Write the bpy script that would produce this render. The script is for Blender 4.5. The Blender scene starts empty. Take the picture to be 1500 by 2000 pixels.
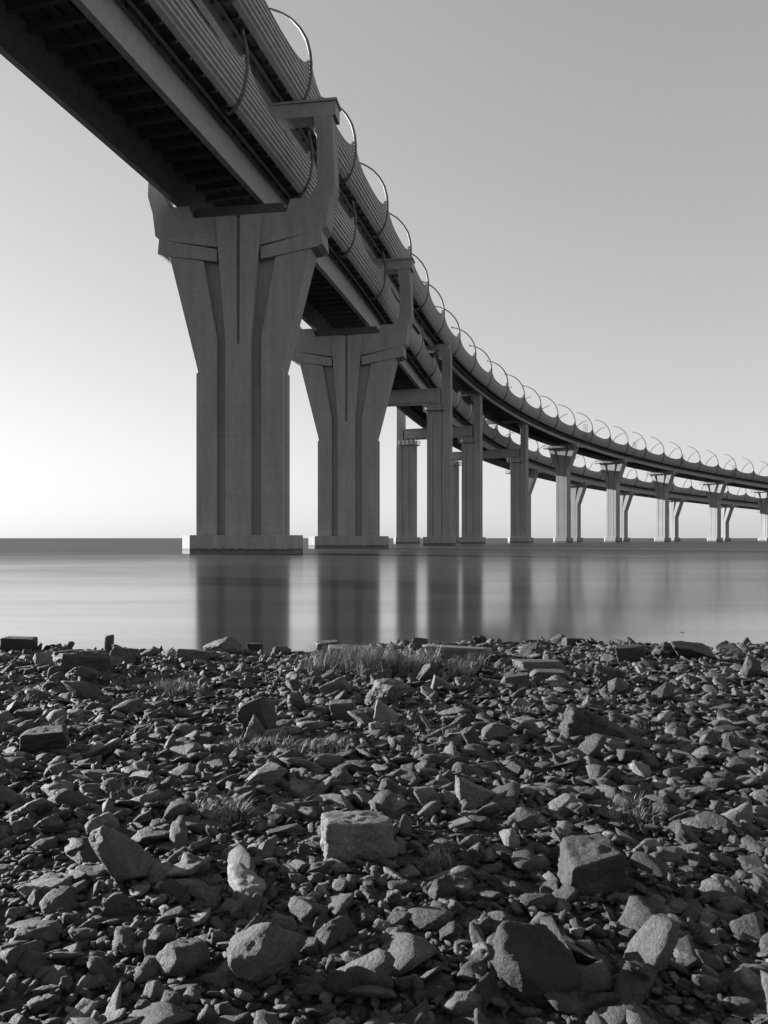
import bpy, bmesh, math, random
import numpy as np
from mathutils import Vector, Matrix, Euler, noise
R = math.radians
random.seed(7); rng = np.random.default_rng(7)
S = bpy.context.scene
C = S.collection

# ------------------------------------------------------------------ camera, sky, sun, exposure
F = 1500.0; HY = 1051.0; CAMZ = 1.64          # focal length in photo pixels, horizon row, eye height above the water
cam = bpy.data.cameras.new('camera'); cam.sensor_fit = 'VERTICAL'; cam.sensor_height = 36; cam.sensor_width = 27
cam.lens = 27.0; cam.shift_y = (HY-1000)/2000.0; cam.clip_start = 0.05; cam.clip_end = 90000
camo = bpy.data.objects.new('camera', cam); camo.location = (0, 0, CAMZ); camo.rotation_euler = (R(90), 0, 0)
C.objects.link(camo); S.camera = camo
SUN_EL = R(10.5); SUN_AZ = R(-63)             # azimuth from +Y, negative = to the left
sdir = Vector((math.sin(SUN_AZ)*math.cos(SUN_EL), math.cos(SUN_AZ)*math.cos(SUN_EL), math.sin(SUN_EL)))
w = bpy.data.worlds.new('World'); S.world = w; w.use_nodes = True
wn = w.node_tree; wn.nodes.clear()
sky = wn.nodes.new('ShaderNodeTexSky'); sky.sky_type = 'NISHITA'; sky.sun_disc = False
sky.sun_elevation = SUN_EL; sky.sun_rotation = SUN_AZ; sky.air_density = 1.0; sky.dust_density = 0.1; sky.ozone_density = 1.0
# black-and-white film, more sensitive to green and blue than to red
sep = wn.nodes.new('ShaderNodeSeparateColor'); av = wn.nodes.new('ShaderNodeMath'); av.operation = 'ADD'; pw = wn.nodes.new('ShaderNodeMath'); pw.operation = 'POWER'
pw.inputs[1].default_value = .68; hf_ = wn.nodes.new('ShaderNodeMath'); hf_.operation = 'MULTIPLY'; hf_.inputs[1].default_value = .5
bg = wn.nodes.new('ShaderNodeBackground'); bg.inputs[1].default_value = 0.093
wo = wn.nodes.new('ShaderNodeOutputWorld')
wn.links.new(sky.outputs[0], sep.inputs[0]); wn.links.new(sep.outputs[1], av.inputs[0]); wn.links.new(sep.outputs[2], av.inputs[1]); wn.links.new(av.outputs[0], hf_.inputs[0]); wn.links.new(hf_.outputs[0], pw.inputs[0]); wn.links.new(pw.outputs[0], bg.inputs[0]); wn.links.new(bg.outputs[0], wo.inputs[0])
sl = bpy.data.lights.new('sun', 'SUN'); sl.energy = 5.0; sl.angle = R(0.5); sl.color = (1, .99, .98)
so = bpy.data.objects.new('sun', sl); so.rotation_euler = (-sdir).to_track_quat('-Z', 'Y').to_euler(); so.location = (0, 0, 60); C.objects.link(so)
S.view_settings.view_transform = 'Standard'; S.view_settings.look = 'None'; S.view_settings.gamma = 1
S.view_settings.exposure = 1.6

# ------------------------------------------------------------------ helpers
def tag(o, label=None, cat=None, group=None, kind=None):
    if label: o['label'] = label
    if cat: o['category'] = cat
    if group: o['group'] = group
    if kind: o['kind'] = kind
    return o
def empty(name, loc, rz=0):
    o = bpy.data.objects.new(name, None); C.objects.link(o); o.location = loc; o.rotation_euler = (0, 0, rz)
    o.empty_display_size = .5
    return o
class MB:
    def __init__(s): s.v = []; s.f = []
    def add(s, vs, fs):
        b = len(s.v); s.v.extend(vs); s.f.extend([tuple(i+b for i in f) for f in fs])
    def box(s, x0, x1, y0, y1, z0, z1):
        s.add([(x0,y0,z0),(x1,y0,z0),(x1,y1,z0),(x0,y1,z0),(x0,y0,z1),(x1,y0,z1),(x1,y1,z1),(x0,y1,z1)],
              [(0,3,2,1),(4,5,6,7),(0,1,5,4),(1,2,6,5),(2,3,7,6),(3,0,4,7)])
    def prism(s, poly, y0, y1):              # poly in (x,z), extruded along y
        n = len(poly)
        a = sum(poly[i][0]*poly[(i+1)%n][1]-poly[(i+1)%n][0]*poly[i][1] for i in range(n))
        if a < 0: poly = poly[::-1]
        vs = [(x, y0, z) for x, z in poly]+[(x, y1, z) for x, z in poly]
        s.add(vs, [tuple(range(n)), tuple(range(2*n-1, n-1, -1))]+[(i, i+n, (i+1)%n+n, (i+1)%n) for i in range(n)])
    def vprism(s, poly, z0, z1):             # poly in (x,y), extruded up
        n = len(poly)
        vs = [(x, y, z0) for x, y in poly]+[(x, y, z1) for x, y in poly]
        s.add(vs, [tuple(range(n-1, -1, -1)), tuple(range(n, 2*n))]+[(i, (i+1)%n, (i+1)%n+n, i+n) for i in range(n)])
    def tube(s, pts, r, n=8, ends=True):
        rings = []; b = len(s.v); rr = r if hasattr(r, '__len__') else [r]*len(pts)
        pts = [Vector(p) for p in pts]
        for i, p in enumerate(pts):
            t = (pts[min(i+1, len(pts)-1)]-pts[max(i-1, 0)]).normalized()
            a = t.orthogonal().normalized() if i == 0 else (pa-t*pa.dot(t)).normalized()
            pa = a; c = t.cross(a)
            for k in range(n):
                q = p+(a*math.cos(2*math.pi*k/n)+c*math.sin(2*math.pi*k/n))*rr[i]
                s.v.append(tuple(q))
        for i in range(len(pts)-1):
            for k in range(n):
                s.f.append((b+i*n+k, b+i*n+(k+1)%n, b+(i+1)*n+(k+1)%n, b+(i+1)*n+k))
        if ends:
            s.f.append(tuple(b+k for k in range(n))[::-1]); s.f.append(tuple(b+(len(pts)-1)*n+k for k in range(n)))
    def build(s, name, mat, parent=None, bevel=0, smooth=False):
        me = bpy.data.meshes.new(name); me.from_pydata(s.v, [], s.f); me.update()
        bm = bmesh.new(); bm.from_mesh(me); bmesh.ops.recalc_face_normals(bm, faces=bm.faces)
        if bevel: bmesh.ops.bevel(bm, geom=[e for e in bm.edges if len(e.link_faces) == 2 and e.calc_face_angle(0) > .3], offset=bevel, segments=1, affect='EDGES', clamp_overlap=True)
        bm.to_mesh(me); bm.free()
        if smooth: me.shade_smooth()
        me.materials.append(mat)
        o = bpy.data.objects.new(name, me); C.objects.link(o)
        if parent: o.parent = parent
        return o

# ------------------------------------------------------------------ materials
def mat(name):
    m = bpy.data.materials.new(name); m.use_nodes = True
    nt = m.node_tree; b = nt.nodes['Principled BSDF']
    return m, nt, b
def N(nt, typ, **kw):
    n = nt.nodes.new(typ)
    for k, v in kw.items():
        if k in ('operation','data_type','blend_type','noise_dimensions','feature','distance','interpolation_type','wave_type','bands_direction','clamp'): setattr(n, k, v)
        else: n.inputs[k].default_value = v
    return n
def ramp(nt, src, stops):
    r = nt.nodes.new('ShaderNodeValToRGB'); e = r.color_ramp.elements
    while len(e) < len(stops): e.new(.5)
    for el, (p, v) in zip(e, stops): el.position = p; el.color = (v, v, v, 1)
    nt.links.new(src, r.inputs[0]); return r.outputs[0]
def mul(nt, a, b, fac=1.0):
    n = nt.nodes.new('ShaderNodeMix'); n.data_type = 'RGBA'; n.blend_type = 'MULTIPLY'; n.inputs[0].default_value = fac
    nt.links.new(a, n.inputs[6]); nt.links.new(b, n.inputs[7]); return n.outputs[2]
def concrete(name, base, waterline=None, tie=True):
    m, nt, b = mat(name); L = nt.links.new
    geo = nt.nodes.new('ShaderNodeNewGeometry')
    mp = nt.nodes.new('ShaderNodeMapping'); mp.inputs['Scale'].default_value = (1, 1, .12); L(geo.outputs['Position'], mp.inputs[0])
    n1 = N(nt, 'ShaderNodeTexNoise', Scale=.9, Detail=6, Roughness=.6); L(mp.outputs[0], n1.inputs['Vector'])
    n2 = N(nt, 'ShaderNodeTexNoise', Scale=2.5, Detail=8, Roughness=.65); L(geo.outputs['Position'], n2.inputs['Vector'])
    n3 = N(nt, 'ShaderNodeTexNoise', Scale=14, Detail=5, Roughness=.7); L(geo.outputs['Position'], n3.inputs['Vector'])
    c = mul(nt, ramp(nt, n1.outputs[0], [(.3, base*.86), (.7, base*1.12)]), ramp(nt, n2.outputs[0], [(.3, .86), (.7, 1.1)]))
    c = mul(nt, c, ramp(nt, n3.outputs[0], [(.25, .86), (.75, 1.1)]))
    sx = nt.nodes.new('ShaderNodeSeparateXYZ'); L(geo.outputs['Position'], sx.inputs[0])
    if tie:                                   # pour joints every 3 m
        fr = N(nt, 'ShaderNodeMath', operation='FRACT'); dv = N(nt, 'ShaderNodeMath', operation='MULTIPLY'); dv.inputs[1].default_value = 1/3.07
        L(sx.outputs[2], dv.inputs[0]); L(dv.outputs[0], fr.inputs[0])
        j = ramp(nt, fr.outputs[0], [(0, .78), (.008, .78), (.015, 1), (1, 1)])
        c = mul(nt, c, j)
        fl = N(nt, 'ShaderNodeMath', operation='FLOOR'); L(dv.outputs[0], fl.inputs[0])
        wnz = nt.nodes.new('ShaderNodeTexWhiteNoise'); wnz.noise_dimensions = '1D'; L(fl.outputs[0], wnz.inputs['W'])
        c = mul(nt, c, ramp(nt, wnz.outputs[0], [(0, .97), (1, 1.03)]))
        mp4 = nt.nodes.new('ShaderNodeMapping'); mp4.inputs['Scale'].default_value = (2.6, 2.6, .07); L(geo.outputs['Position'], mp4.inputs[0])
        n4 = N(nt, 'ShaderNodeTexNoise', Scale=1.0, Detail=6, Roughness=.65); L(mp4.outputs[0], n4.inputs['Vector'])
        c = mul(nt, c, ramp(nt, n4.outputs[0], [(.28, .82), (.46, 1), (.62, 1), (.75, 1.06)]))
    if waterline:
        nz = N(nt, 'ShaderNodeTexNoise', Scale=1.6, Detail=6); L(geo.outputs['Position'], nz.inputs['Vector'])
        ad = N(nt, 'ShaderNodeMath', operation='MULTIPLY_ADD'); ad.inputs[1].default_value = .5; L(nz.outputs[0], ad.inputs[0]); 
        ng = N(nt, 'ShaderNodeMath', operation='MULTIPLY'); ng.inputs[1].default_value = -1; L(sx.outputs[2], ng.inputs[0])
        sb = N(nt, 'ShaderNodeMath', operation='SUBTRACT'); L(sx.outputs[2], sb.inputs[0]); L(ad.outputs[0], sb.inputs[1])
        L(ng.outputs[0], ad.inputs[2]); ad.inputs[1].default_value = .35
        s2 = N(nt, 'ShaderNodeMath', operation='SUBTRACT'); L(sx.outputs[2], s2.inputs[0])
        m3 = N(nt, 'ShaderNodeMath', operation='MULTIPLY'); m3.inputs[1].default_value = .35; L(nz.outputs[0], m3.inputs[0]); L(m3.outputs[0], s2.inputs[1])
        c = mul(nt, c, ramp(nt, s2.outputs[0], [(0, .5), (.18, .38), (.30, .12), (.37, .6), (.42, .95), (.7, 1), (1, 1)]))
    L(c, b.inputs['Base Color']); b.inputs['Roughness'].default_value = .85
    bp = N(nt, 'ShaderNodeBump', Strength=.25, Distance=.03); L(n3.outputs[0], bp.inputs['Height']); L(bp.outputs[0], b.inputs['Normal'])
    return m
def painted(name, base, rough=.5, scale=1.5):
    m, nt, b = mat(name); L = nt.links.new
    geo = nt.nodes.new('ShaderNodeNewGeometry')
    n1 = N(nt, 'ShaderNodeTexNoise', Scale=scale, Detail=7, Roughness=.65); L(geo.outputs['Position'], n1.inputs['Vector'])
    n2 = N(nt, 'ShaderNodeTexNoise', Scale=scale*9, Detail=4); L(geo.outputs['Position'], n2.inputs['Vector'])
    c = mul(nt, ramp(nt, n1.outputs[0], [(.3, base*.82), (.7, base*1.15)]), ramp(nt, n2.outputs[0], [(.3, .88), (.7, 1.08)]))
    L(c, b.inputs['Base Color']); b.inputs['Roughness'].default_value = rough
    return m
M_PIER = concrete('pier_concrete', .25); M_CAP = concrete('cap_concrete', .25, waterline=True, tie=False)
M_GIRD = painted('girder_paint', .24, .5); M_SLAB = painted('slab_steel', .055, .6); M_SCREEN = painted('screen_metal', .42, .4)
M_HOOP = painted('hoop_steel', .07, .45); M_RAIL = painted('rail_steel', .35, .5); M_ASPH = painted('asphalt', .05, .9)

# ------------------------------------------------------------------ the two curved decks: plan curves of the right-hand deck edge
def make_curve(p, s_lo, th_lo):
    x0, d0, th, k, k2, k3, h0, g = p
    ss = np.arange(-260, 521, 1.0); t = ss/100
    a = th+k*t+k2*t*t+k3*t**3
    alo = np.interp(s_lo, ss, a)
    a = np.where(ss < s_lo, th_lo+(alo-th_lo)*np.exp((ss-s_lo)/25), a)
    i0 = 260
    X = np.cumsum(np.sin(a)); D = np.cumsum(np.cos(a)); X += x0-X[i0]; D += d0-D[i0]
    def f(s, inset=0.0):
        x, d, an = np.interp(s, ss, X), np.interp(s, ss, D), np.interp(s, ss, a)
        return float(x-math.cos(an)*inset), float(d+math.sin(an)*inset), float(h0-g*s/100+CAMZ), float(an)
    return f
UP = make_curve((6.7754, 142.9762, .2455, .2344, .0446, -.0143, 42.994, 4.7516), -5, R(15.5))
LO = make_curve((6.124, 150.984, .2259, .0487, .1465, -.0276, 35.8801, 4.375), -30, R(16))
DW = 13.2                                      # deck width
HOOP = [(.35,-.55),(-.1,-.25),(-.75,.55),(-1.2,1.6),(-1.45,2.9),(-1.5,4.2),(-1.38,5.5),(-1.0,6.9),(-.3,8.2),(.7,9.4),(1.9,10.3),(3.2,10.95),(4.7,11.35)]
hv = [p[1] for p in HOOP[1:]]; hw = [p[0] for p in HOOP[1:]]
def hoop_w(v): return float(np.interp(v, hv, hw))

def pt(curve, s, side, wv, v):                 # a point: side 0 right edge, 1 left edge; wv inward from that edge, v above the deck's edge line
    ins = wv if side == 0 else DW-wv
    x, d, z, a = curve(s, ins)
    return (x, d, z+v)
def sweep(mb, curve, stations, poly, close=True):   # poly in (inset,v)
    n = len(poly); b = len(mb.v)
    for s in stations:
        for u, v in poly: mb.v.append(pt(curve, s, 0, u, v))
    for i in range(len(stations)-1):
        for k in range(n if close else n-1):
            mb.f.append((b+i*n+k, b+i*n+(k+1)%n, b+(i+1)*n+(k+1)%n, b+(i+1)*n+k))
    if close:
        mb.f.append(tuple(range(b+n-1, b-1, -1))); mb.f.append(tuple(range(b+(len(stations)-1)*n, b+len(stations)*n)))

def deck(curve, s0, s1, sp, i0, i1, depth, label, extra, cages=()):
    x, d, z, a = curve(0, DW/2)
    root = empty('viaduct_deck', (x, d, z)); tag(root, label, 'bridge deck')
    inv = Matrix.Translation((-x, -d, -z))
    def fin(o): o.parent = root; o.matrix_parent_inverse = Matrix.Identity(4); o.data.transform(inv); return o
    st = list(np.arange(s0, s1+.1, 3.0))
    # slab with transverse ribs and edge beams
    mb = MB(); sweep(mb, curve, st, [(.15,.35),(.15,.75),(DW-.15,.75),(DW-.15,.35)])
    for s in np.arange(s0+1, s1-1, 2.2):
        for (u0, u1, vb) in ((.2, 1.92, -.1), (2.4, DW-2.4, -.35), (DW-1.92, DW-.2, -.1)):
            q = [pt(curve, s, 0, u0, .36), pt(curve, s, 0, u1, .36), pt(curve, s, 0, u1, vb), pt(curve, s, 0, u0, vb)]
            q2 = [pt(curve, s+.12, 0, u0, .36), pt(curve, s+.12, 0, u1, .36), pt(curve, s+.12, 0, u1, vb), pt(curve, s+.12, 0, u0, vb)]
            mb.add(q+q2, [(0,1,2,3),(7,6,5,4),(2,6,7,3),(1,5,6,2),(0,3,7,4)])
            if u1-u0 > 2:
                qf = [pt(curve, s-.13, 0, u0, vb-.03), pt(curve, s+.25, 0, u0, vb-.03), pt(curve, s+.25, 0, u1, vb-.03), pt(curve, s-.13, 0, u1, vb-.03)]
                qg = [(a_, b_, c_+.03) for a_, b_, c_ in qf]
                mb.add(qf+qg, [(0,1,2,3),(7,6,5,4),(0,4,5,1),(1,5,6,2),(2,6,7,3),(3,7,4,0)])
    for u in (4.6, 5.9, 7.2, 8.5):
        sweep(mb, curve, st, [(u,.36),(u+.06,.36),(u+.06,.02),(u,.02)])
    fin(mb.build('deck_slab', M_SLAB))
    mb = MB(); sweep(mb, curve, st, [(.5,.754),(.5,.85),(DW-.5,.85),(DW-.5,.754)]); fin(mb.build('road_surface', M_ASPH))
    for (u0, u1) in ((1.95, 2.35), (DW-2.35, DW-1.95)):
        mb = MB(); b = 0
        n = 8
        base = len(mb.v)
        for s in st:
            dp = depth(s)
            for u, v in [(u0,.345),(u1,.345),(u1-.1,-dp+.08),(u1+.12,-dp+.08),(u1+.12,-dp),(u0-.12,-dp),(u0-.12,-dp+.08),(u0+.02,-dp+.08)]:
                mb.v.append(pt(curve, s, 0, u, v))
        for i in range(len(st)-1):
            for k in range(n): mb.f.append((base+i*n+k, base+i*n+(k+1)%n, base+(i+1)*n+(k+1)%n, base+(i+1)*n+k))
        mb.f.append(tuple(range(base+n-1, base-1, -1))); mb.f.append(tuple(range(base+(len(st)-1)*n, base+len(st)*n)))
        # diaphragm rings / splice ribs on the outside of the box
        fin(mb.build('box_girder', M_GIRD))
    # service pipe under the slab next to the right-hand girder, as the photo shows under the near span
    mb = MB(); mb.tube([pt(curve, s, 0, 1.1, -.35+extra) for s in np.arange(s0, s1, 3.0)], .16, 6)
    for s in np.arange(s0+1, s1-1, 4.4): 
        p = pt(curve, s, 0, 1.1, -.35+extra); mb.box(p[0]-.05, p[0]+.05, p[1]-.05, p[1]+.05, p[2]+.1, p[2]+.68-extra)
    fin(mb.build('service_pipe', M_HOOP))
    for side in (0, 1):
        for i in range(i0, i1):
            sa = i*sp; sb_ = sa+sp
            if sa < s0 or sb_ > s1: continue
            # ribbed wind-screen panel between two hoops: an outer and an inner skin
            mb = MB(); nst = 18; nr = 12; base_ = 0; prof_n = 0
            for j in range(nst+1):
                t = (1-math.cos(math.pi*j/nst))/2; s = sa+.12+(sp-.24)*t
                dist = min(s-sa, sb_-s); top = 2.6+2.2*math.exp(-dist/1.7)
                fr_ = []
                for k in range(nr):
                    v0 = .02+k*.41
                    for v, o_ in ((v0, .15), (v0+.2, -.12), (v0+.34, -.12)):
                        vv = min(v, top); fr_.append((hoop_w(vv)+.2+o_, vv))
                bk = [(hoop_w(v)+.42, v) for v in (top, top*.66, top*.33, .02)]
                row = fr_+bk; prof_n = len(row)
                for wv_, v_ in row: mb.v.append(pt(curve, s, side, wv_, v_))
            for j in range(nst):
                for k in range(prof_n):
                    q = (j*prof_n+k, j*prof_n+(k+1)%prof_n, (j+1)*prof_n+(k+1)%prof_n, (j+1)*prof_n+k)
                    if (Vector(mb.v[q[0]])-Vector(mb.v[q[1]])).length+(Vector(mb.v[q[2]])-Vector(mb.v[q[3]])).length > .004: mb.f.append(q)
            me = bpy.data.meshes.new('wind_screen'); me.from_pydata(mb.v, [], mb.f); me.update(); me.materials.append(M_SCREEN)
            bm = bmesh.new(); bm.from_mesh(me); bmesh.ops.remove_doubles(bm, verts=bm.verts, dist=.001)
            loose = [v_ for v_ in bm.verts if not v_.link_faces]; bmesh.ops.delete(bm, geom=loose, context='VERTS')
            bmesh.ops.recalc_face_normals(bm, faces=bm.faces); bm.to_mesh(me); bm.free()
            o = bpy.data.objects.new('wind_screen', me); C.objects.link(o); fin(o)
            # hoop at the start of the bay
        for i in range(i0, i1+1):
            s = i*sp
            if s < s0 or s > s1: continue
            mb = MB(); pts = []
            prof = HOOP
            vv = [0]
            for q in range(1, len(prof)): vv.append(vv[-1]+math.dist(prof[q], prof[q-1]))
            for t in np.linspace(0, vv[-1], 30):
                pts.append(pt(curve, s, side, float(np.interp(t, vv, [p[0] for p in prof])), float(np.interp(t, vv, [p[1] for p in prof]))))
            mb.tube(pts, [.17]*16+[.165-.005*q for q in range(14)], 8)
            # foot plate clamping the hoop under the slab, and a lug at the tip
            f0 = pt(curve, s, side, .35, -.55); f1 = pt(curve, s, side, 1.3, .3)
            mb.tube([f0, f1], .13, 6)
            ti = pt(curve, s, side, 4.7, 11.35); mb.tube([(ti[0], ti[1], ti[2]-.2), (ti[0], ti[1], ti[2]+.2)], .17, 6)
            fin(mb.build('hoop', M_HOOP, smooth=False))
    for s in cages:                            # caged access ladders at the outer edge, one by each slim pier
        mb = MB(); q = [[pt(curve, s+ds, 0, w_, v_) for v_ in (-2.2, 5.2)] for ds, w_ in ((0,-1.9),(1.3,-1.9),(1.3,-1.0),(0,-1.0))]
        for a_, b_ in q: mb.tube([a_, b_], .05, 5)
        for k in range(9):
            t = k/8; ring = [Vector(a_).lerp(Vector(b_), t) for a_, b_ in q]
            for i in range(4): mb.tube([ring[i], ring[(i+1)%4]], .035, 4)
        fin(mb.build('access_cage', M_HOOP))
    return root
upper = deck(UP, -190, 480, 15.807, -12, 30, lambda s: 1.1+max(0, s)*.0042, 'upper curved viaduct deck crossing above, with tall steel hoops along its wind screens', 0, (151, 195, 237, 282))
lower = deck(LO, -190, 480, 16.5817, -11, 29, lambda s: 2.7 if s > 0 else 2.7+min(.7, -s*.02), 'lower curved viaduct deck on broad crossbeams beneath the upper one', 0)

# ------------------------------------------------------------------ piers
def cap(root, hw_, hd, ch, z1=1.95, xc=0, parentless=None):
    mb = MB(); mb.vprism([(xc-hw_+ch,-hd),(xc+hw_-ch,-hd),(xc+hw_,-hd+ch),(xc+hw_,hd-ch),(xc+hw_-ch,hd),(xc-hw_+ch,hd),(xc-hw_,hd-ch),(xc-hw_,-hd+ch)], -3, z1)
    return mb.build('pile_cap', M_CAP, root, bevel=.04)
def gallery(root, x0, x1, y0, y1, z, out=.9):
    g = MB(); a = .12
    X0, X1, Y0, Y1 = x0-out, x1+out, y0-out, y1+out
    g.box(X0, X1, Y0, y0-.01, z, z+a); g.box(X0, X1, y1+.01, Y1, z, z+a); g.box(X0, x0-.01, y0-.01, y1+.01, z, z+a); g.box(x1+.01, X1, y0-.01, y1+.01, z, z+a)
    for k in range(int((X1-X0)/1.6)+1):       # brackets under the slab
        x = X0+.1+k*(X1-X0-.2)/max(1, int((X1-X0)/1.6)); g.box(x-.05, x+.05, Y0+.05, y0-.02, z-.3, z-.004); 
    o = g.build('gallery', M_RAIL, root)
    r = MB()
    for (ax, ay, bx, by) in ((X0,Y0,X1,Y0),(X1,Y0,X1,Y1),(X1,Y1,X0,Y1),(X0,Y1,X0,Y0)):
        n = max(2, int(math.hypot(bx-ax, by-ay)/1.1))
        for h_ in (.45, .8, 1.15): r.tube([(ax,ay,z+a+h_), (bx,by,z+a+h_)], .04, 5)
        for k in range(n): 
            x = ax+(bx-ax)*k/n; y = ay+(by-ay)*k/n; r.tube([(x,y,z+a), (x,y,z+a+1.15)], .045, 5)
    r.build('railing', M_RAIL, o)
    return o
def mirror(poly): return [(-x, z) for x, z in poly]

def twin_pier(X, D, hdg, dz, zs, label, bare=False):
    """Broad fluted V-shaped pier with a cranked crosshead and two posts for the upper beam. Heights above the eye -> z by +CAMZ."""
    root = empty('bridge_pier', (X, D, 0), -hdg); tag(root, label, 'bridge pier', 'broad V-shaped piers')
    E = CAMZ; hb = 15.4+dz+E; hf = 18.6+dz+E; ht = 27.75+dz+E; bot = 1.9; dep = 1.35
    cap(root, 6.05, 3.3, 1.45)
    top_in = 26.9+dz+E
    mb = MB()
    for m_ in (0, 1):
        leg = [(-4.55,bot),(-4.55,hb),(-7.75,ht),(-3.9,top_in),(-2.4,hf),(-2.4,bot)]
        mb2 = MB(); mb2.prism(leg if m_ == 0 else mirror(leg), -dep, dep)
        # side groove: a thin dark recess is modelled as two ribs standing on the side face
        sx = -1 if m_ == 0 else 1
        for (ya, yb) in ((-dep, -.3), (.1, dep)):
            x0, x1 = sorted((sx*4.5, sx*4.72)); mb2.box(x0, x1, ya+.004, yb-.004, bot, hb-.25)
        mb2.build('leg', M_PIER, root, bevel=.03)
    zt = 31.4+dz+E
    mid = MB()                                  # centre rib, split by the central groove above the fork
    mid.prism([(-1.4,bot),(-1.4,hf-1),(-1.42,hf),(-2.5,zt),(-.17,zt),(-.14,hf-.6),(.14,hf-.6),(.17,zt),(2.5,zt),(1.42,hf),(1.4,hf-1),(1.4,bot)], -dep-.3, dep+.3)
    mid.build('centre_rib', M_PIER, root, bevel=.06)
    gb = MB(); gb.box(-.3, .3, -dep+.1, dep-.1, hf-.7, zt-.1); gb.build('groove_back', M_PIER, root)
    web = MB(); web.prism([(-2.6,bot),(-2.6,hf),(-4.2,top_in),(-3.6,zt),(3.6,zt),(4.2,top_in),(2.6,hf),(2.6,bot)], -dep+.62, dep-.62)
    for sx in (-1, 1):
        x0, x1 = sorted((sx*1.38, sx*2.42)); web.box(x0, x1, -dep+.5, dep-.5, bot, hb-1.6)
    web.build('recessed_web', M_PIER, root)
    if True:
        head = MB(); 
        body = [(2.3,28.05),(8.85,29.45),(9.35,29.9),(9.65,32.3),(10.2,34.2),(8.35,34.05),(7.55,32.85),(5.5,32.85),(5.1,31.55),(2.3,31.55)]
        body = [(x, z+dz+E) for x, z in body]
        body[0] = (.0, body[0][1]); body[-1] = (.0, body[-1][1])
        full = [(.9, body[0][1])]+body[1:-1]+[(.9, body[-1][1])]
        head.prism(full, -dep+.03, dep-.03)
        head_l = MB(); head_l.prism(mirror(full), -dep+.03, dep-.03); head.box(-.89, .89, -dep+.6, dep-.6, 28.05+dz+E, 31.5+dz+E)
        band = [(x, z+dz+E) for x, z in [(2.38,26.75),(2.38,28.049),(8.85,29.449),(9.0,27.95),(8.4,27.7)]]
        h_ = head.build('crosshead', M_PIER, root, bevel=.03); h2_ = head_l.build('crosshead', M_PIER, root, bevel=.03)
        for b_, pr_ in ((band, h_), (mirror(band), h2_)):
            head2 = MB(); head2.prism(b_, -dep-.12, dep+.12); head2.build('corbel_band', M_PIER, pr_, bevel=.03)
        for sx in (-1, 1):                       # bearings and their shelf
            bb = MB(); bb.box(sx*4.7-.6, sx*4.7+.6, -.6, .6, 31.55+dz+E, 31.55+dz+E+.75); bb.box(sx*4.7-.8, sx*4.7+.8, -.8, .8, 31.55+dz+E, 31.55+dz+E+.25); bb.build('bearing', M_HOOP, h_)
        cr = MB(); cr.box(-5.2, 4.6, -.5, 1.1, 31.75+dz+E, 32.9+dz+E); cr.build('end_beam', M_SLAB, h_)
        for sx in (-1, 1):
            col = [(8.35,34.05),(8.3,39.2),(8.05,39.6),(8.05,41.2),(9.95,41.2),(10.2,34.2)]
            col = [(x, z+dz+E) for x, z in col]
            c_ = MB(); c_.prism(col if sx > 0 else mirror(col), -dep+.05, dep-.25); c_.build('post', M_PIER, root, bevel=.03)
        ub = MB(); ub.box(-10.25, 10.25, -1.0, 1.0, 41.35+dz+E, 43.0+dz+E); ub.box(-10.4, 10.4, -1.15, 1.15, 42.8+dz+E, 43.05+dz+E)
        for sx in (-1, 1): ub.box(sx*9-.5, sx*9+.5, -.5, .5, 41.2+dz+E, 41.36+dz+E)
        ub.build('upper_beam', M_GIRD, root)
    return root
twin_pier(-14.95, 81.6, R(9), 2.25, 0, 'nearest and widest V-shaped concrete pier, standing closest to the rocky shore')
twin_pier(-5.55, 121.0, R(11), 0.12, 0, 'second broad V-shaped concrete pier, its whole crosshead in view right of the nearest one')
twin_pier(-27.5, 40.5, R(14), 3.5, 0, 'broad V-shaped concrete pier beyond the left edge of the view')

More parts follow.
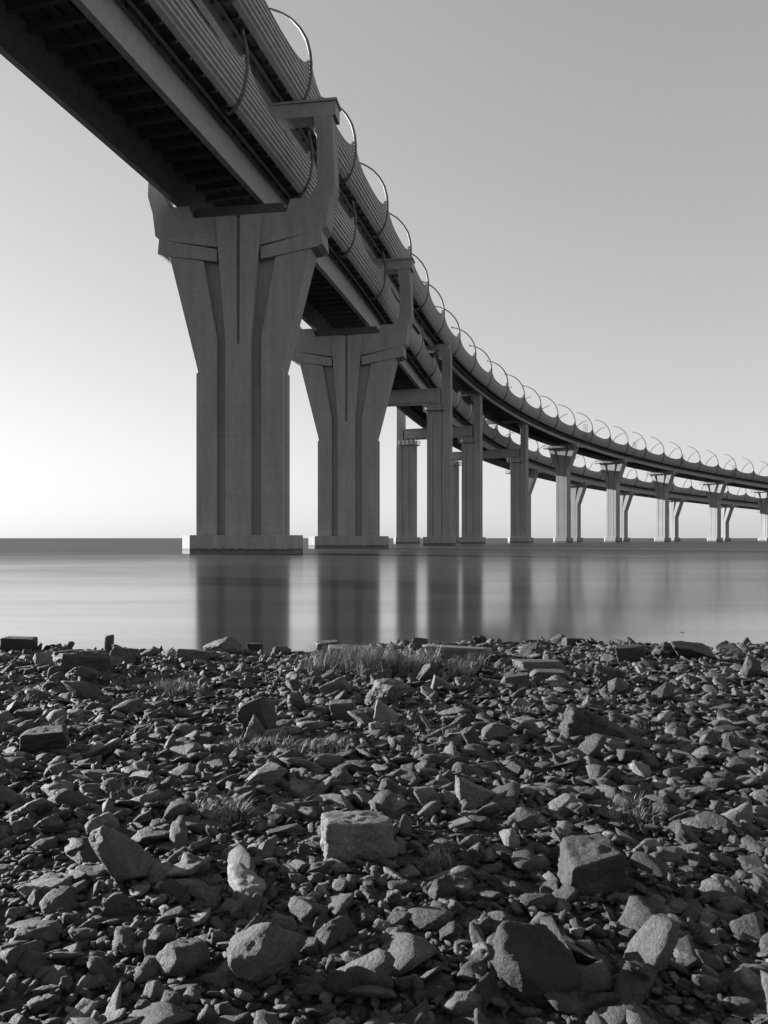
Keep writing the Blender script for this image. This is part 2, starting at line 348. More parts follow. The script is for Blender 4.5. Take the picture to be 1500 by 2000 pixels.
def portal_pier(X, D, hdg, half, zb0, zb1, zt, label):
    """Two grooved columns, a lower crossbeam between them and outer strips rising to an upper beam."""
    root = empty('portal_pier', (X, D, 0), -hdg); tag(root, label, 'bridge pier', 'two-legged portal piers')
    E = CAMZ; zb0 += E; zb1 += E; zt += E; dp = 1.6
    for sx in (-1, 1):
        xc = sx*half
        cap(root, 3.3, 2.7, .95, 1.9, xc)
        def bx(m, u0, u1, y0, y1, z0, z1):       # u measured outward from the column's inner face
            a, b = sx*(half-2.5+u0), sx*(half-2.5+u1); m.box(min(a,b), max(a,b), y0, y1, z0, z1)
        c_ = MB(); ti = zb0-.35
        bx(c_, .05, 3.2, -dp+.14, dp-.14, 1.85, ti-.4)
        bx(c_, 0, 1.2, -dp, dp, 1.85, ti); bx(c_, 1.36, 3.1, -dp, dp, 1.85, ti-.003); bx(c_, 0.02, 3.12, -dp-.003, dp+.003, ti-2.6, ti-.002)
        bx(c_, -.003, 3.1, -dp+.5, dp-.5, ti-.3, ti+.1)
        o = c_.build('column', M_PIER, root, bevel=.025)
        s_ = MB(); bx(s_, 3.24, 5.05, -dp+.02, -.2, 1.85, zb0-2); bx(s_, 3.24, 5.05, .1, dp-.02, 1.85, zb0-2); bx(s_, 3.2, 4.9, -dp+.3, dp-.3, 1.85, zb0-1.9)
        bx(s_, 3.24, 5.05, -dp+.25, dp-.25, zb0-2, zt-2.0)
        poly = [(sx*(half-2.5+u), z) for u, z in [(3.24, zt-2.4),(2.5, zt-1.6),(2.5, zt),(5.05, zt),(5.05, zt-2.4)]]
        s_.prism(poly, -dp+.26, dp-.26)
        s_.build('post', M_PIER, root, bevel=.025)
        a, b = sorted((sx*(half-2.5), sx*(half+.75)))
        gallery(root, a, b, -dp, dp, ti-1.25, .75)
        bb = MB(); bb.box(xc-1.4, xc+.6, -.8, .8, ti+.08, zb0+.02); bb.build('bearing', M_HOOP, root)
    b_ = MB(); hl = half+.25; b_.box(-hl, hl, -1.1, 1.1, zb0, zb1)
    b_.box(-hl+.9, hl-.9, -1.3, -1.097, zb0+.25, zb1-1.15); b_.box(-hl-.08, -hl+.85, -1.22, 1.22, zb0-.02, zb1+.05); b_.box(hl-.85, hl+.08, -1.22, 1.22, zb0-.02, zb1+.05)
    b_.box(-hl, hl, -1.35, 1.35, zb1-.15, zb1+.12)
    b_.build('crossbeam', M_GIRD, root, bevel=.02)
    u_ = MB(); u_.box(-half-2.2, half+2.2, -.9, .9, zt+.02, zt+1.3); u_.box(-half-2.3, half+2.3, -1.1, 1.1, zt, zt+.12); u_.build('upper_beam', M_GIRD, root, bevel=.02)
    return root
portal_pier(3.4, 167.2, R(13), 8.8, 28.9, 31.9, 40.2, 'nearest two-legged portal pier, its right column just right of the second broad pier')
portal_pier(15.1, 211.0, R(20), 9.3, 27.4, 30.1, 38.8, 'middle two-legged portal pier with a railed gallery on its free left column')
portal_pier(32.8, 251.5, R(27), 11.9, 25.9, 28.5, 37.2, 'farthest two-legged portal pier, its right column beside the first slim V pier')

def slim_pier(X, D, hdg, zt, label, group, open_=False):
    root = empty('v_pier', (X, D, 0), -hdg); tag(root, label, 'bridge pier', group)
    dp = 1.7; hb = zt-9.0; hi = zt-7.2
    cap(root, 3.1, 2.6, .8, 1.85)
    for sx in (-1, 1):
        leg = [(-2.1,1.8),(-2.1,hb),(-2.6,hb+1.2),(-5.5,zt),(-3.3,zt),(-1.1,hi),(-1.1,hb),(-1.1,1.8)]
        m_ = MB(); m_.prism(leg if sx < 0 else mirror(leg), -dp, dp)
        m_.build('leg', M_PIER, root, bevel=.025)
    m_ = MB(); m_.prism([(-.98,1.8),(-.98,hi),(-1.9,zt-.01),(1.9,zt-.01),(.98,hi),(.98,1.8)], -dp+.004, dp-.004); 
    m_.build('centre_rib', M_PIER, root, bevel=.025)
    m_ = MB(); m_.prism([(-1.1,1.8),(-1.1,hi),(-3.4,zt-.02),(3.4,zt-.02),(1.1,hi),(1.1,1.8)], -dp+.5, dp-.5)
    m_.box(-5.3, 5.3, -dp-.05, dp+.05, zt, zt+.3)
    m_.build('recessed_web', M_PIER, root)
    gallery(root, -5.5, 5.5, -dp, dp, zt-.5, 1.2)
    for sx in (-1, 1):
        b_ = MB(); b_.box(sx*4.7-.55, sx*4.7+.55, -.55, .55, zt+.29, zt+.75); b_.build('bearing', M_HOOP, root)
    return root
names = ['first', 'second', 'third', 'fourth', 'fifth', 'sixth']
for k, s in enumerate((150.5, 193, 235, 280, 325, 370)):
    x, d, z, a = UP(s, DW/2); slim_pier(x, d, a, z-(1.1+s*.0042)-.55, '%s slim V-shaped pier under the upper deck, counting outwards from the portal piers' % names[k], 'slim V piers of the upper deck')
for k, s in enumerate((156, 205.5, 249, 294.5, 340, 385)):
    x, d, z, a = LO(s, DW/2); slim_pier(x, d, a, z-2.6-.55, '%s slim V-shaped pier under the lower deck, behind those of the upper deck' % names[k], 'slim V piers of the lower deck')

# ------------------------------------------------------------------ water
m, nt, b = mat('sea_water'); L = nt.links.new
nt.nodes.remove(b); out = nt.nodes['Material Output']
geo = nt.nodes.new('ShaderNodeNewGeometry'); sx = nt.nodes.new('ShaderNodeSeparateXYZ'); L(geo.outputs['Position'], sx.inputs[0])
mp = nt.nodes.new('ShaderNodeMapping'); mp.inputs['Scale'].default_value = (.018, .07, 1); L(geo.outputs['Position'], mp.inputs[0])
pn = N(nt, 'ShaderNodeTexNoise', Scale=1.0, Detail=5, Roughness=.55); L(mp.outputs[0], pn.inputs['Vector'])
off = N(nt, 'ShaderNodeMapRange'); off.inputs['From Min'].default_value = 8; off.inputs['From Max'].default_value = 110; off.inputs['To Min'].default_value = .12; off.inputs['To Max'].default_value = .33
L(sx.outputs[1], off.inputs['Value'])          # calm in the lee of the shore, wind-ruffled farther out
md = N(nt, 'ShaderNodeMath', operation='MULTIPLY'); L(off.outputs[0], md.inputs[0])
pr = ramp(nt, pn.outputs[0], [(.35, .98), (.65, 1.02)]); L(pr, md.inputs[1])
fr0 = N(nt, 'ShaderNodeFresnel', IOR=1.6)
f1 = N(nt, 'ShaderNodeMath', operation='MULTIPLY'); f1.inputs[1].default_value = 1.75; f1.use_clamp = True; L(fr0.outputs[0], f1.inputs[0])
# wind-roughened water shows its wave faces: far less mirror-like than the calm strip by the shore
mp2 = nt.nodes.new('ShaderNodeMapping'); mp2.inputs['Scale'].default_value = (.03, .05, 1); L(geo.outputs['Position'], mp2.inputs[0])
pn2 = N(nt, 'ShaderNodeTexNoise', Scale=1.0, Detail=3, Roughness=.5, Distortion=.6); L(mp2.outputs[0], pn2.inputs['Vector'])
wy = N(nt, 'ShaderNodeMath', operation='MULTIPLY_ADD'); L(pn2.outputs[0], wy.inputs[0]); wy.inputs[1].default_value = 50; L(sx.outputs[1], wy.inputs[2])
mr = N(nt, 'ShaderNodeMapRange'); mr.interpolation_type = 'SMOOTHSTEP'
for k_, v_ in (('From Min', 20), ('From Max', 118), ('To Min', .80), ('To Max', .175)): mr.inputs[k_].default_value = v_
L(wy.outputs[0], mr.inputs['Value'])
mp3 = nt.nodes.new('ShaderNodeMapping'); mp3.inputs['Scale'].default_value = (.035, .30, 1); L(geo.outputs['Position'], mp3.inputs[0])
pn3 = N(nt, 'ShaderNodeTexNoise', Scale=1.0, Detail=6, Roughness=.6, Distortion=.8); L(mp3.outputs[0], pn3.inputs['Vector'])
stk = ramp(nt, pn3.outputs[0], [(.3, .86), (.5, 1), (.7, 1.1)])
f2 = N(nt, 'ShaderNodeMath', operation='MULTIPLY'); L(f1.outputs[0], f2.inputs[0]); L(mr.outputs[0], f2.inputs[1])
fr = N(nt, 'ShaderNodeMath', operation='MULTIPLY'); L(f2.outputs[0], fr.inputs[0]); L(stk, fr.inputs[1])
gl = nt.nodes.new('ShaderNodeBsdfAnisotropic'); gl.inputs['Color'].default_value = (.95,.95,.95,1); L(md.outputs[0], gl.inputs['Roughness'])
df = nt.nodes.new('ShaderNodeBsdfDiffuse'); df.inputs['Color'].default_value = (.012,.012,.012,1)
mx = nt.nodes.new('ShaderNodeMixShader'); L(fr.outputs[0], mx.inputs[0]); L(df.outputs[0], mx.inputs[1]); L(gl.outputs[0], mx.inputs[2]); L(mx.outputs[0], out.inputs[0])
M_WATER = m
mb = MB(); ys = [-300, 0, 8, 20, 60, 120, 300, 1000, 4000, 12000, 40000]; xs = [-40000, -8000, -1500, -300, -50, 0, 50, 300, 1500, 8000, 40000]
for j, y in enumerate(ys):
    for x in xs: mb.v.append((x, y, 0))
n = len(xs)
for j in range(len(ys)-1):
    for i in range(n-1): mb.f.append((j*n+i, j*n+i+1, (j+1)*n+i+1, (j+1)*n+i))
tag(mb.build('water', M_WATER), kind='structure')

# ------------------------------------------------------------------ shore
def shore_edge(x): return 11.3+.35*math.sin(x*.35+.5)+.35*math.sin(x*.9)+.22*math.sin(x*2.3+1)+.12*math.sin(x*5.1)+.03*x
def ground_z(x, y):
    e = shore_edge(x); t = e-y
    base = .21*(1-math.exp(-max(t, 0)/2.2))-.12*max(0, -t)
    base += .02*max(0, min(1, (x-2)/3))*(1 if t > 0 else 0)
    if t > 0: base += (.035*noise.noise((x*.5, y*.5, 0))+.022*noise.noise((x*1.7, y*1.7, 3)))*min(1, t)
    return base-.02
m, nt, b = mat('shore_ground'); L = nt.links.new
geo = nt.nodes.new('ShaderNodeNewGeometry')
n1 = N(nt, 'ShaderNodeTexNoise', Scale=3, Detail=8, Roughness=.7); L(geo.outputs['Position'], n1.inputs['Vector'])
v1 = N(nt, 'ShaderNodeTexVoronoi', Scale=38, feature='F1'); L(geo.outputs['Position'], v1.inputs['Vector'])
c = mul(nt, ramp(nt, n1.outputs[0], [(.3, .015), (.7, .035)]), ramp(nt, v1.outputs[1], [(0, .6), (1, 1.25)]))
L(c, b.inputs['Base Color']); b.inputs['Roughness'].default_value = .8
bp = N(nt, 'ShaderNodeBump', Strength=1, Distance=.02); L(v1.outputs[0], bp.inputs['Height']); bp.invert = True; L(bp.outputs[0], b.inputs['Normal'])
M_GROUND = m
xs = np.concatenate([[-6000,-900,-200,-60,-30], np.arange(-16, 16.01, .16), [30,60,200,900,6000]])
ys = np.concatenate([[-6000,-900,-200,-60,-20,-8,-4,-2], np.arange(-1, 13.6, .14), [16, 22]])
mb = MB(); n = len(xs)
for y in ys:
    for x in xs:
        z = ground_z(float(x), float(y)) if y > -30 else .3
        if -17 < x < 17 and -1 < y < 13: z += .022*noise.noise((x*6, y*6, 9))
        mb.v.append((float(x), float(y), z))
for j in range(len(ys)-1):
    for i in range(n-1): mb.f.append((j*n+i, j*n+i+1, (j+1)*n+i+1, (j+1)*n+i))
tag(mb.build('ground', M_GROUND, smooth=True), kind='structure')

# ------------------------------------------------------------------ stones
def rock_mat(name, lo, hi, pit=.5):
    m, nt, b = mat(name); L = nt.links.new
    tc = nt.nodes.new('ShaderNodeNewGeometry')
    n1 = N(nt, 'ShaderNodeTexNoise', Scale=9, Detail=8, Roughness=.7); L(tc.outputs['Position'], n1.inputs['Vector'])
    n2 = N(nt, 'ShaderNodeTexNoise', Scale=75, Detail=5, Roughness=.7); L(tc.outputs['Position'], n2.inputs['Vector'])
    n3 = N(nt, 'ShaderNodeTexNoise', Scale=1.7, Detail=2); L(tc.outputs['Position'], n3.inputs['Vector'])
    c = mul(nt, ramp(nt, n1.outputs[0], [(.3, lo), (.7, hi)]), ramp(nt, n2.outputs[0], [(.3, .45), (.65, 1.35)]))
    rr = nt.nodes.new('ShaderNodeNewGeometry' if name == 'gravel_stone' else 'ShaderNodeObjectInfo')
    c = mul(nt, c, ramp(nt, rr.outputs['Random Per Island' if name == 'gravel_stone' else 'Random'], [(0, .45), (.6, .95), (.88, 1.6), (1, 2.6 if name == 'gravel_stone' else 1.7)]))
    sz = nt.nodes.new('ShaderNodeSeparateXYZ'); L(tc.outputs['Position'], sz.inputs[0])   # splash-wet and algae-dark just above the water
    c = mul(nt, c, ramp(nt, sz.outputs[2], [(0, .4), (.055, .5), (.11, 1), (1, 1)]))
    L(c, b.inputs['Base Color']); b.inputs['Roughness'].default_value = .72
    a = N(nt, 'ShaderNodeMath', operation='MULTIPLY_ADD'); a.inputs[1].default_value = .35; L(n2.outputs[0], a.inputs[0]); L(n1.outputs[0], a.inputs[2])
    bp = N(nt, 'ShaderNodeBump', Strength=1.0, Distance=.03); L(a.outputs[0], bp.inputs['Height']); L(bp.outputs[0], b.inputs['Normal'])
    return m
M_ROCK = [rock_mat('grey_stone', .04, .11), rock_mat('dark_stone', .02, .05), rock_mat('pale_stone', .055, .125)]
M_GRAVEL = rock_mat('gravel_stone', .018, .082)
def ico(sub):
    bm = bmesh.new(); bmesh.ops.create_icosphere(bm, subdivisions=sub, radius=1)
    v = np.array([p.co[:] for p in bm.verts]); f = [tuple(q.index for q in fa.verts) for fa in bm.faces]; bm.free()
    v /= np.linalg.norm(v, axis=1)[:, None]; return v, f
ICO = {k: ico(k) for k in (1, 2, 3, 4, 5)}
def rock_verts(seed, sub, kind='angular', rough=1.0):
    r = np.random.default_rng(seed); v, f = ICO[sub]
    npl = {'angular': 9, 'slab': 9, 'round': 20, 'block': 8, 'wedge': 9, 'pyramid': 7}[kind]
    n_ = r.normal(size=(npl, 3)); n_ /= np.linalg.norm(n_, axis=1)[:, None]; d_ = r.uniform(.62, .95, npl)
    if kind == 'round': d_ = r.uniform(.86, 1.0, npl)
    if kind in ('slab', 'block'):
        ax = np.array([[1,0,0],[-1,0,0],[0,1,0],[0,-1,0],[0,0,1],[0,0,-1]])+r.normal(size=(6,3))*.13; ax /= np.linalg.norm(ax, axis=1)[:, None]
        n_ = np.vstack([ax, n_[:4]]); d_ = np.concatenate([r.uniform(.66, .78, 6), r.uniform(.88, 1.0, 4)])
    if kind == 'wedge':
        n_ = np.vstack([[[-.95,0,.3],[.45,0,.89],[.1,-.9,.42],[0,1,.2],[0,0,-1]], n_[:3]]); d_ = np.concatenate([[.7,.42,.6,.6,.5], r.uniform(.8,1,3)])
        n_ /= np.linalg.norm(n_, axis=1)[:, None]
    if kind == 'pyramid':
        n_ = np.array([[.85,.1,.5],[-.8,.2,.55],[.1,-.85,.5],[0,.85,.5],[0,0,-1.]]); n_ /= np.linalg.norm(n_, axis=1)[:, None]; d_ = np.array([.5,.5,.5,.5,.6])
    dots = v@n_.T; rad = np.where(dots > .05, d_[None]/np.maximum(dots, .05), 9)
    k = 34 if sub >= 3 else 24
    rad = np.minimum(rad, 2.2)
    sm = -np.log(np.exp(-k*rad).sum(1))/k      # soft minimum: worn edges
    p = v*sm[:, None]
    if sub >= 3:
        o = r.uniform(0, 50, 3); amp = .075*rough
        for i in range(len(p)):
            q = Vector(p[i]+o)
            d = amp*noise.fractal(q*2.2, 1.0, 2.0, 5)+.5*amp*abs(noise.noise(q*7))*rough
            p[i] += v[i]*d
    return p, f
def stone_mesh(name, seed, sub, kind, dims, mt, rough=1.0):
    p, f = rock_verts(seed, sub, kind, rough)
    p = (p-(p.max(0)+p.min(0))/2)/(p.max(0)-p.min(0))*np.array(dims)
    me = bpy.data.meshes.new(name); me.from_pydata([tuple(q) for q in p], [], f); me.update(); me.shade_smooth(); me.materials.append(mt)
    return me
def px2g(px, py, zoff=0.0):                    # where a photo pixel meets the ground
    y = 8.0
    for _ in range(40):
        z = ground_z((px-750)/F*y, y)+zoff; yn = F*(CAMZ-z)/(py-HY); y = .5*y+.5*min(yn, 14)
    return (px-750)/F*y, y, z
STONES = 0
def sig(px, py, wpx, hpx, kind, seed, mt, label, rot=0, tilt=0, deep=.7, rough=1.0, name='stone', sub=5, cat='stone', lift=0):
    global STONES
    x, y, z = px2g(px, py); sc = y/F; W = wpx*sc; H = hpx*sc*1.1; dims = (W, max(W*deep, .05), H*1.25)
    me = stone_mesh(name, seed, sub, kind, dims, M_ROCK[mt], rough)
    o = bpy.data.objects.new(name, me); C.objects.link(o); o.location = (x, y, z+H*.52+lift); o.rotation_euler = (R(random.uniform(-4, 4)), R(tilt), R(rot))
    tag(o, label, cat); STONES += 1; placed.append((x, y, W*.5, W*deep*.5)); return o
placed = []
SIG = [
 (40,1276,70,26,'slab',11,1,'dark flat-topped slab jutting over the water at the far left of the shore',0,0,.5,.5),
 (236,1281,34,18,'round',12,1,'low dark hump leaning against the upright stub on the waterline',0,6),
 (314,1281,18,17,'pyramid',13,1,'small dark pyramid-shaped stone alone on the left waterline',8,0,.8,.4),
 (240,1298,62,28,'slab',14,0,'blunt grey block just in front of the upright stub, left end catching the sun',0,3,.6,1.4),
 (158,1322,120,40,'slab',15,1,'wide dark slab left of the stub, its low left end bleached',6,4,.5,1.2),
 (88,1308,44,28,'angular',16,0,'chunky stone at the upper left with a bright pitted end',0,0),
 (160,1343,66,34,'round',17,0,'smooth dome below the wide dark slab',0,0),
 (110,1334,34,30,'angular',18,1,'leaning pointed stone beside the smooth dome on the left',0,20),
 (204,1313,60,26,'angular',19,2,'rough pale-edged stone beneath the blunt grey block',10,8,.6,1.6),
 (160,1369,80,34,'angular',20,1,'dark hunched boulder with a bright rounded tip, left of centre of the beach',0,12),
 (434,1279,78,30,'round',21,2,'broad pale-topped mound at the water edge below the nearest pier reflection',0,2,.6,1.3),
 (382,1292,74,20,'slab',22,0,'low flat stone left of the pale mound',0,2,.6),
 (498,1277,32,17,'block',23,1,'dark squarish stone right of the pale mound on the waterline',0,0),
 (642,1276,54,20,'block',24,1,'dark block on the waterline behind the left end of the grass',4,0,.6),
 (548,1284,42,18,'round',25,2,'pale knobbly stone between the dark block and the pale mound',0,0,.7,1.8),
 (705,1288,130,22,'slab',26,0,'long pale slab lying behind the dry grass',3,0,.35,.7),
 (894,1290,140,24,'slab',27,0,'long flat slab with a broken right end, right of the grass',-3,1,.38,.7),
 (820,1268,34,19,'angular',28,0,'tilted pointed stone on top of the shore crest beside the long slabs',0,18),
 (778,1262,16,12,'pyramid',29,1,'tiny dark pointed stone at the waterline near the middle',0,0,.8,.4),
 (938,1262,30,17,'round',30,1,'dark rounded stone standing out on the crest right of the middle',0,0),
 (1122,1262,50,14,'slab',31,1,'thin dark flat block on the right part of the crest',0,0,.5,.5),
 (1037,1288,46,26,'angular',32,1,'dark craggy stone on the crest left of the thin flat block',0,0,.7,1.4),
 (1226,1291,64,24,'block',33,1,'large dark rectangular block near the waterline on the right',5,0,.6,.6),
 (1352,1290,96,29,'angular',34,0,'big double-humped boulder at the right waterline',0,5,.6,1.2),
 (1300,1288,52,28,'round',35,1,'mossy dark boulder left of the big double-humped one',0,0,.7,1.9),
 (1426,1285,56,20,'angular',36,0,'low angular stone at the far right waterline',0,4),
 (1055,1312,104,18,'slab',37,0,'long thin slab with a pale top, right of centre, upper one of three slabs',2,0,.45,.5),
 (1076,1328,98,16,'slab',38,0,'thin flat slab with a pale top, middle one of three slabs',-2,0,.45,.5),
 (1004,1342,62,22,'block',39,0,'shorter blocky slab, lowest and leftmost of three slabs',0,0,.6,.6),
 (1190,1345,64,38,'angular',40,0,'rough cratered stone right of the three slabs',0,0,.7,1.9),
 (1205,1358,46,26,'angular',41,1,'wedge-shaped stone resting against the rough cratered one',0,-16),
 (1296,1373,48,32,'angular',42,1,'dark smooth-faced lump on the right half of the beach',0,0,.8,.7),
 (1172,1448,160,54,'wedge',43,1,'huge pitted wedge of rubble sloping down to the right, largest stone of the beach',-6,0,.55,2.0),
 (966,1449,54,30,'round',44,0,'half-dome boulder near the bottom middle of the beach',0,0,.8,.6),
 (1386,1463,40,24,'round',45,0,'rounded cobble at the lower right, left one of a pair',0,0,.8,.6),
 (1426,1466,44,30,'round',46,0,'rounded cobble at the lower right, right one of a pair',0,0,.8,.6),
 (1468,1325,36,36,'round',47,0,'smooth rounded stone cut by the right edge of the view',0,0,.8,.6),
 (752,1414,52,38,'wedge',48,0,'fractured stone with a pale top face near the middle of the beach',0,0,.8,1.0),
 (672,1404,56,30,'slab',49,0,'thick tilted stone left of the fractured stone, shaded underside',6,-8,.8,.9),
 (655,1360,56,26,'slab',50,0,'tilted flat plate rising to the right, below the grass on the left',0,-24,.6,.8),
 (756,1382,96,44,'angular',51,0,'crumbling rough mass of rubble below the middle of the grass',0,0,.7,2.6),
 (736,1436,32,22,'round',52,0,'small smooth dome below the fractured stone',0,0),
 (922,1462,28,34,'slab',53,0,'narrow upright stone leaning right near the bottom middle',0,-30,.5,.8),
 (505,1432,84,58,'angular',54,1,'large dark boulder with a smaller lobe in front, left of the middle bottom',0,10,.7,1.0),
 (500,1450,44,44,'angular',55,0,'pitted lobe leaning on the large dark boulder',0,0,.7,1.7),
 (88,1468,94,38,'block',56,1,'big dark block with a bright ridge, bottom left of the beach',14,-8,.7,.8),
 (835,1334,46,32,'angular',57,0,'square-shouldered stone below the right end of the grass',0,0,.7,.8),
 (745,1340,44,26,'round',58,0,'rounded grey stone right under the grass',0,0),
 (714,1334,20,22,'round',59,0,'egg-shaped upright stone under the grass',0,0,.8,.5),
 (1340,1250+38,30,18,'round',60,0,'low flat stone carrying the mottled one at the right waterline',0,0),
 (870,1352,60,26,'wedge',61,0,'long sloping stone trailing to the right below the grass end',0,0,.6,1.0),
 (700,1665,150,60,'slab',63,2,'big pale foreground slab, widest stone of the near rubble',8,0,.7,1.2),
 (250,1720,150,84,'angular',64,0,'great grey boulder at the left of the near foreground',0,6,.8,1.2),
 (1150,1740,130,74,'block',65,1,'dark squared block at the right of the near foreground',12,-5,.8,1.0),
 (930,1572,90,50,'wedge',66,0,'leaning plate of broken stone in the middle foreground',10,-12,.6,1.0),
 (520,1910,150,84,'round',67,0,'nearest rounded boulder, close to the bottom of the view',0,0,.8,.8),
 (1050,1930,170,90,'angular',68,1,'nearest cracked dark block near the bottom of the view',0,8,.8,1.4),
 (578,1390,36,28,'round',62,2,'pale round-topped stone left of the tilted thick stone',0,0,.7,1.2),
]
for t in SIG: sig(*t)
# mottled pointed stone lying on the right waterline
x, y, z = px2g(1322, 1275)
o = sig(1328, 1262, 40, 16, 'round', 70, 2, 'mottled black and white pointed stone perched at the right waterline', 0, 0, .6, 2.4, lift=.075)
# upright stub
x, y, z = px2g(211, 1280); r_ = .07; z += .035
mb = MB(); n = 20
for k, (zz, rr) in enumerate([(0,1.02),(.08,1.0),(.17,.99),(.25,1.0),(.272,.97),(.282,.80),(.28,.4)]):
    for i in range(n):
        a = 2*math.pi*i/n; q = r_*rr*(1+.03*math.sin(3*a+k)+.02*math.sin(7*a)); mb.v.append((q*math.cos(a), q*math.sin(a), zz+.012*math.cos(a)*(k > 2)))
for k in range(6):
    for i in range(n): mb.f.append((k*n+i, k*n+(i+1)%n, (k+1)*n+(i+1)%n, (k+1)*n+i))
mb.f.append(tuple(6*n+i for i in range(n)))
o = mb.build('post_stub', M_ROCK[1], smooth=True); o.location = (x, y, z-.02); o.rotation_euler = (0, R(4), 0)
tag(o, 'short dark upright stub of a round post on the left waterline', 'post stub')
placed.append((x, y, .1, .1))

# random individual stones: one mesh per kind and variant, copied
CLS = [('angular', 0, 'angular grey stone among the rubble of the shore', 'angular grey stones on the shore'),
       ('slab', 0, 'flat grey slab-like stone among the rubble of the shore', 'flat grey stones on the shore'),
       ('round', 0, 'rounded grey cobble among the rubble of the shore', 'rounded grey cobbles on the shore'),
       ('block', 1, 'dark blocky stone among the rubble of the shore', 'dark blocky stones on the shore'),
       ('angular', 2, 'pale pitted stone among the rubble of the shore', 'pale pitted stones on the shore')]
base = {}
for ci, (kd, mt, lb, gr) in enumerate(CLS):
    for q in range(7): base[(ci, q)] = stone_mesh('stone', 200+ci*10+q, 4, kd, (1, .78, .52 if kd != 'slab' else .26), M_ROCK[mt], 1.4)
tries = 0; cand = []
while STONES+len(cand) < 298 and tries < 20000:
    tries += 1
    y = random.uniform(1.6, 10.9)**1.0; x = random.uniform(-.56, .56)*y
    if y > shore_edge(x)-.35: continue
    W = min(.42, .085*(random.random()+.02)**-.38)*(0.75 if y < 3 else 1)
    if any(abs(x-a)/(W*.5+c_) < .8 and abs(y-b_)/(W*.5+d_+.04) < .8 for a, b_, c_, d_ in placed): continue
    placed.append((x, y, W*.45, W*.4)); cand.append((x, y, W))
LM = [('the huge pitted wedge of rubble', 1172, 1440), ('the half-dome boulder', 966, 1445), ('the crumbling mass of rubble', 756, 1378), ('the large dark lobed boulder', 505, 1428),
      ('the upright post stub', 211, 1280), ('the broad pale mound', 434, 1277), ('the pale-topped fractured stone', 752, 1410), ('the dark hunched boulder', 160, 1366),
      ('the three flat slabs', 1055, 1325), ('the long slab beside the grass', 894, 1288), ('the pair of rounded cobbles', 1405, 1462), ('the big double-humped boulder', 1352, 1288),
      ('the rough cratered stone', 1190, 1342), ('the dark rectangular block', 1226, 1289), ('the big dark bottom-left block', 88, 1464), ('the dry grass', 730, 1312),
      ('the big pale foreground slab', 700, 1650), ('the great grey foreground boulder', 250, 1700), ('the dark foreground block', 1150, 1720), ('the leaning foreground plate', 930, 1560),
      ('the nearest rounded boulder', 520, 1880), ('the nearest cracked block', 1050, 1900)]
LMG = [(n_,)+px2g(px_, py_)[:2] for n_, px_, py_ in LM]
SHORT = ['angular grey stone', 'flat grey stone', 'rounded grey cobble', 'dark blocky stone', 'pale pitted stone']
info = []
for x, y, W in cand:
    ci = random.choices(range(5), [4, 3, 3, 1.5, 1.5])[0]
    best = min(LMG, key=lambda l: math.hypot(x-l[1], (y-l[2])))
    dx = x/y-best[1]/best[2]; dy = y-best[2]; u = dx*best[2]
    dr = ('right of' if u > 0 else 'left of') if abs(u) > abs(dy) else ('behind' if dy > 0 else 'in front of')
    info.append([x, y, W, ci, (ci, best[0], dr), math.hypot(x-best[1], dy)])
ORD = ['nearest', 'second nearest', 'third nearest', 'fourth nearest', 'fifth nearest', 'sixth nearest', 'seventh nearest', 'eighth nearest', 'ninth nearest', 'tenth nearest']
for it in info:
    same = sorted([q for q in info if q[4] == it[4]], key=lambda q: q[5]); k = next(i for i, q in enumerate(same) if q is it)
    x, y, W, ci = it[:4]; kd, mt, lb, gr = CLS[ci]
    lb = (SHORT[ci]+' '+it[4][2]+' '+it[4][1]) if len(same) == 1 else '%s %s %s %s' % (SHORT[ci], it[4][2], it[4][1], ', '+ORD[min(k, 9)]+' to it')
    lb = lb.replace(' ,', ',')
    o = bpy.data.objects.new('stone', base[(ci, random.randrange(7))]); C.objects.link(o)
    o.scale = (W, W*random.uniform(.8, 1.2), W*random.uniform(.75, 1.25)); hgt = W*(.26 if kd == 'slab' else .52)
    o.location = (x, y, ground_z(x, y)+hgt*.32); o.rotation_euler = (R(random.gauss(0, 12)), R(random.gauss(0, 12)), random.uniform(0, 6.28))
    tag(o, lb, 'stone', gr)

# the rest of the rubble: countless smaller stones as one object
def gravel(name, spec, mt, label):
    V = []; T = []; nb = 0
    lib = {sub: [rock_verts(900+k, sub, ['angular', 'slab', 'angular', 'angular', 'block', 'round', 'slab'][k % 7], 1.5)[0] for k in range(36)] for sub in (1, 2, 3)}
    for (x, y, W, sub, lift) in spec:
        p = lib[sub][rng.integers(36)]; f = ICO[sub][1]
        a = Euler((rng.normal(0, .35), rng.normal(0, .35), rng.uniform(0, 6.28))).to_matrix()
        q = (p*np.array([W*.56, W*.5*rng.uniform(.42, 1), W*.5*rng.uniform(.16, .62)]))@np.array(a).T
        q += np.array([x, y, ground_z(x, y)+W*.1+lift]); V.append(q); T.append(np.array(f)+nb); nb += len(p)
    V = np.concatenate(V).astype(np.float32); T = np.concatenate(T).astype(np.int32)
    me = bpy.data.meshes.new(name); me.vertices.add(len(V)); me.vertices.foreach_set('co', V.ravel())
    me.loops.add(len(T)*3); me.loops.foreach_set('vertex_index', T.ravel()); me.polygons.add(len(T))
    me.polygons.foreach_set('loop_start', np.arange(0, len(T)*3, 3, dtype=np.int32)); me.polygons.foreach_set('loop_total', np.full(len(T), 3, dtype=np.int32))
    me.update(calc_edges=True); me.validate(); me.shade_smooth(); me.materials.append(mt)
    o = bpy.data.objects.new(name, me); C.objects.link(o); tag(o, label, 'stones', kind='stuff'); return o
spec = []
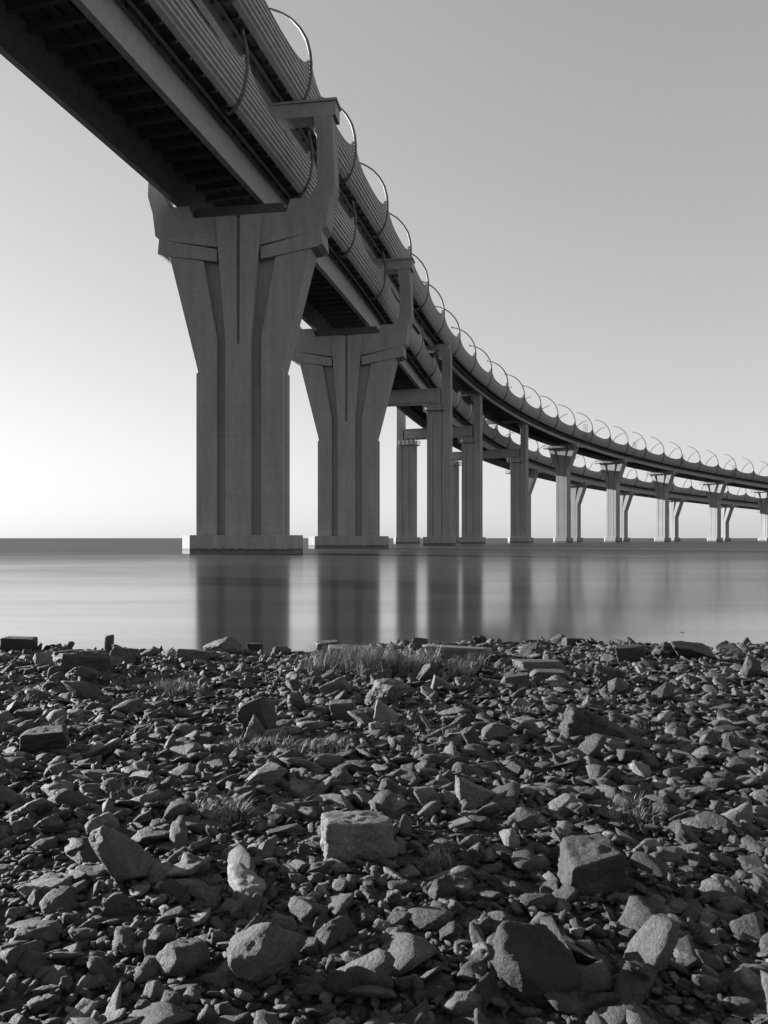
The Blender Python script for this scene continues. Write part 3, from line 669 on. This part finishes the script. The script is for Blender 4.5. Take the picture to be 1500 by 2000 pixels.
for _ in range(25000):
    y = rng.uniform(1.3, 11.9); x = rng.uniform(-.60, .60)*y+rng.normal(0, .1)
    if y > shore_edge(x)+.25: continue
    W = float(np.clip((.032 if y < 4 else .046)*rng.uniform(.02, 1)**-.45, .03, .17))
    spec.append((x, y, W, 3 if (W > .075) else 2, rng.uniform(0, .012)))
for _ in range(26000):
    y = rng.uniform(-1.5, 12); x = rng.uniform(-11, 11)
    if abs(x) < .6*y or y > shore_edge(x)+.2: continue
    W = float(np.clip(.05*rng.uniform(.02, 1)**-.45, .045, .3)); spec.append((x, y, W, 2 if W > .085 else 1, 0))
for _ in range(5000):
    y = rng.uniform(-6, 12); x = rng.uniform(-26, 26)
    if abs(x) < 11 and y > -1.5 or y > shore_edge(x)+.2: continue
    spec.append((x, y, float(rng.uniform(.1, .4)), 2, 0))
for _ in range(130):
    x = rng.uniform(-6.4, 6.4); y = shore_edge(x)+rng.uniform(-1.3, .9); W = float(rng.uniform(.1, .24)); spec.append((x, y, W, 3, .0))
# crest along the water edge: slightly thicker rubble
for _ in range(1500):
    x = rng.uniform(-6.2, 6.2); y = shore_edge(x)-.1-abs(rng.normal(0, .7)); W = float(np.clip(.045*rng.uniform(.03, 1)**-.4, .04, .15))
    spec.append((x, y, W, 2, .01))
gravel('rubble', spec, M_GRAVEL, 'countless small grey stones and gravel covering the shore')

# dry grass tufts
m, nt, b = mat('dry_grass'); gi = nt.nodes.new('ShaderNodeNewGeometry')
nt.links.new(ramp(nt, gi.outputs['Random Per Island'], [(0, .055), (.6, .13), (1, .32)]), b.inputs['Base Color']); b.inputs['Roughness'].default_value = .6; M_GRASS = m
mb = MB()
def tuft(px, py, wpx, hpx, n):
    clumps = [(px+random.gauss(0, .34)*wpx, py+random.uniform(-13, 7), random.uniform(.6, 1.15)) for _ in range(max(3, int(wpx/7)))]
    for _ in range(n):
        cx_, cy_, ch_ = random.choice(clumps)
        x, y, z = px2g(cx_, cy_); r0 = abs(random.gauss(0, .05)); a0 = random.uniform(0, 6.28)
        x += r0*math.cos(a0); y += r0*math.sin(a0); z = ground_z(x, y); H = hpx*y/F*random.uniform(.3, 1.1)*ch_
        a = a0+random.gauss(0, .7); ln = (.25+abs(random.gauss(0, .45)))*H; wd = random.uniform(.0013, .0034); br = random.random() < .25
        pr_ = [(0, 0), (.35, .5), (.7, .85), (1, .72 if br else 1.0)] if not br else [(0, 0), (.2, .45), (.45, .7), (1.1, .45)]
        b0 = len(mb.v); ca, sa = math.cos(a+1.57), math.sin(a+1.57)
        for i, (t_, h_) in enumerate(pr_):
            q = (x+math.cos(a)*ln*t_*t_, y+math.sin(a)*ln*t_*t_, z+H*h_); ww = wd*(1-i/3.3)
            mb.v.append((q[0]-ca*ww, q[1]-sa*ww, q[2])); mb.v.append((q[0]+ca*ww, q[1]+sa*ww, q[2]))
        for i in range(3): mb.f.append((b0+2*i, b0+2*i+1, b0+2*i+3, b0+2*i+2))
for t in [(700,1316,130,54,2300),(765,1320,120,56,2300),(650,1308,100,42,1200),(825,1312,60,42,900),(905,1318,66,36,1100),(980,1316,30,18,160),(350,1358,56,32,700),(325,1352,40,24,300),(60,1370,50,28,300),
          (645,1468,66,30,700),(520,1468,80,32,800),(560,1478,60,28,500),(790,1434,34,26,220),(100,1434,50,30,300),(880,1442,34,24,160),(1010,1398,30,18,120),(270,1440,40,22,160),(1240,1420,30,18,100),
          (600,1335,50,18,200),(430,1600,70,36,400),(860,1700,60,40,300),(250,1560,60,34,300),(1260,1600,60,34,300)]: tuft(*t)
me = bpy.data.meshes.new('dry_grass'); me.from_pydata(mb.v, [], mb.f); me.update(); me.materials.append(M_GRASS)
o = bpy.data.objects.new('dry_grass', me); C.objects.link(o); tag(o, 'thin dry grass growing in tufts between the stones', 'grass', kind='stuff')
print('stones', STONES+len(cand), 'gravel', len(spec))
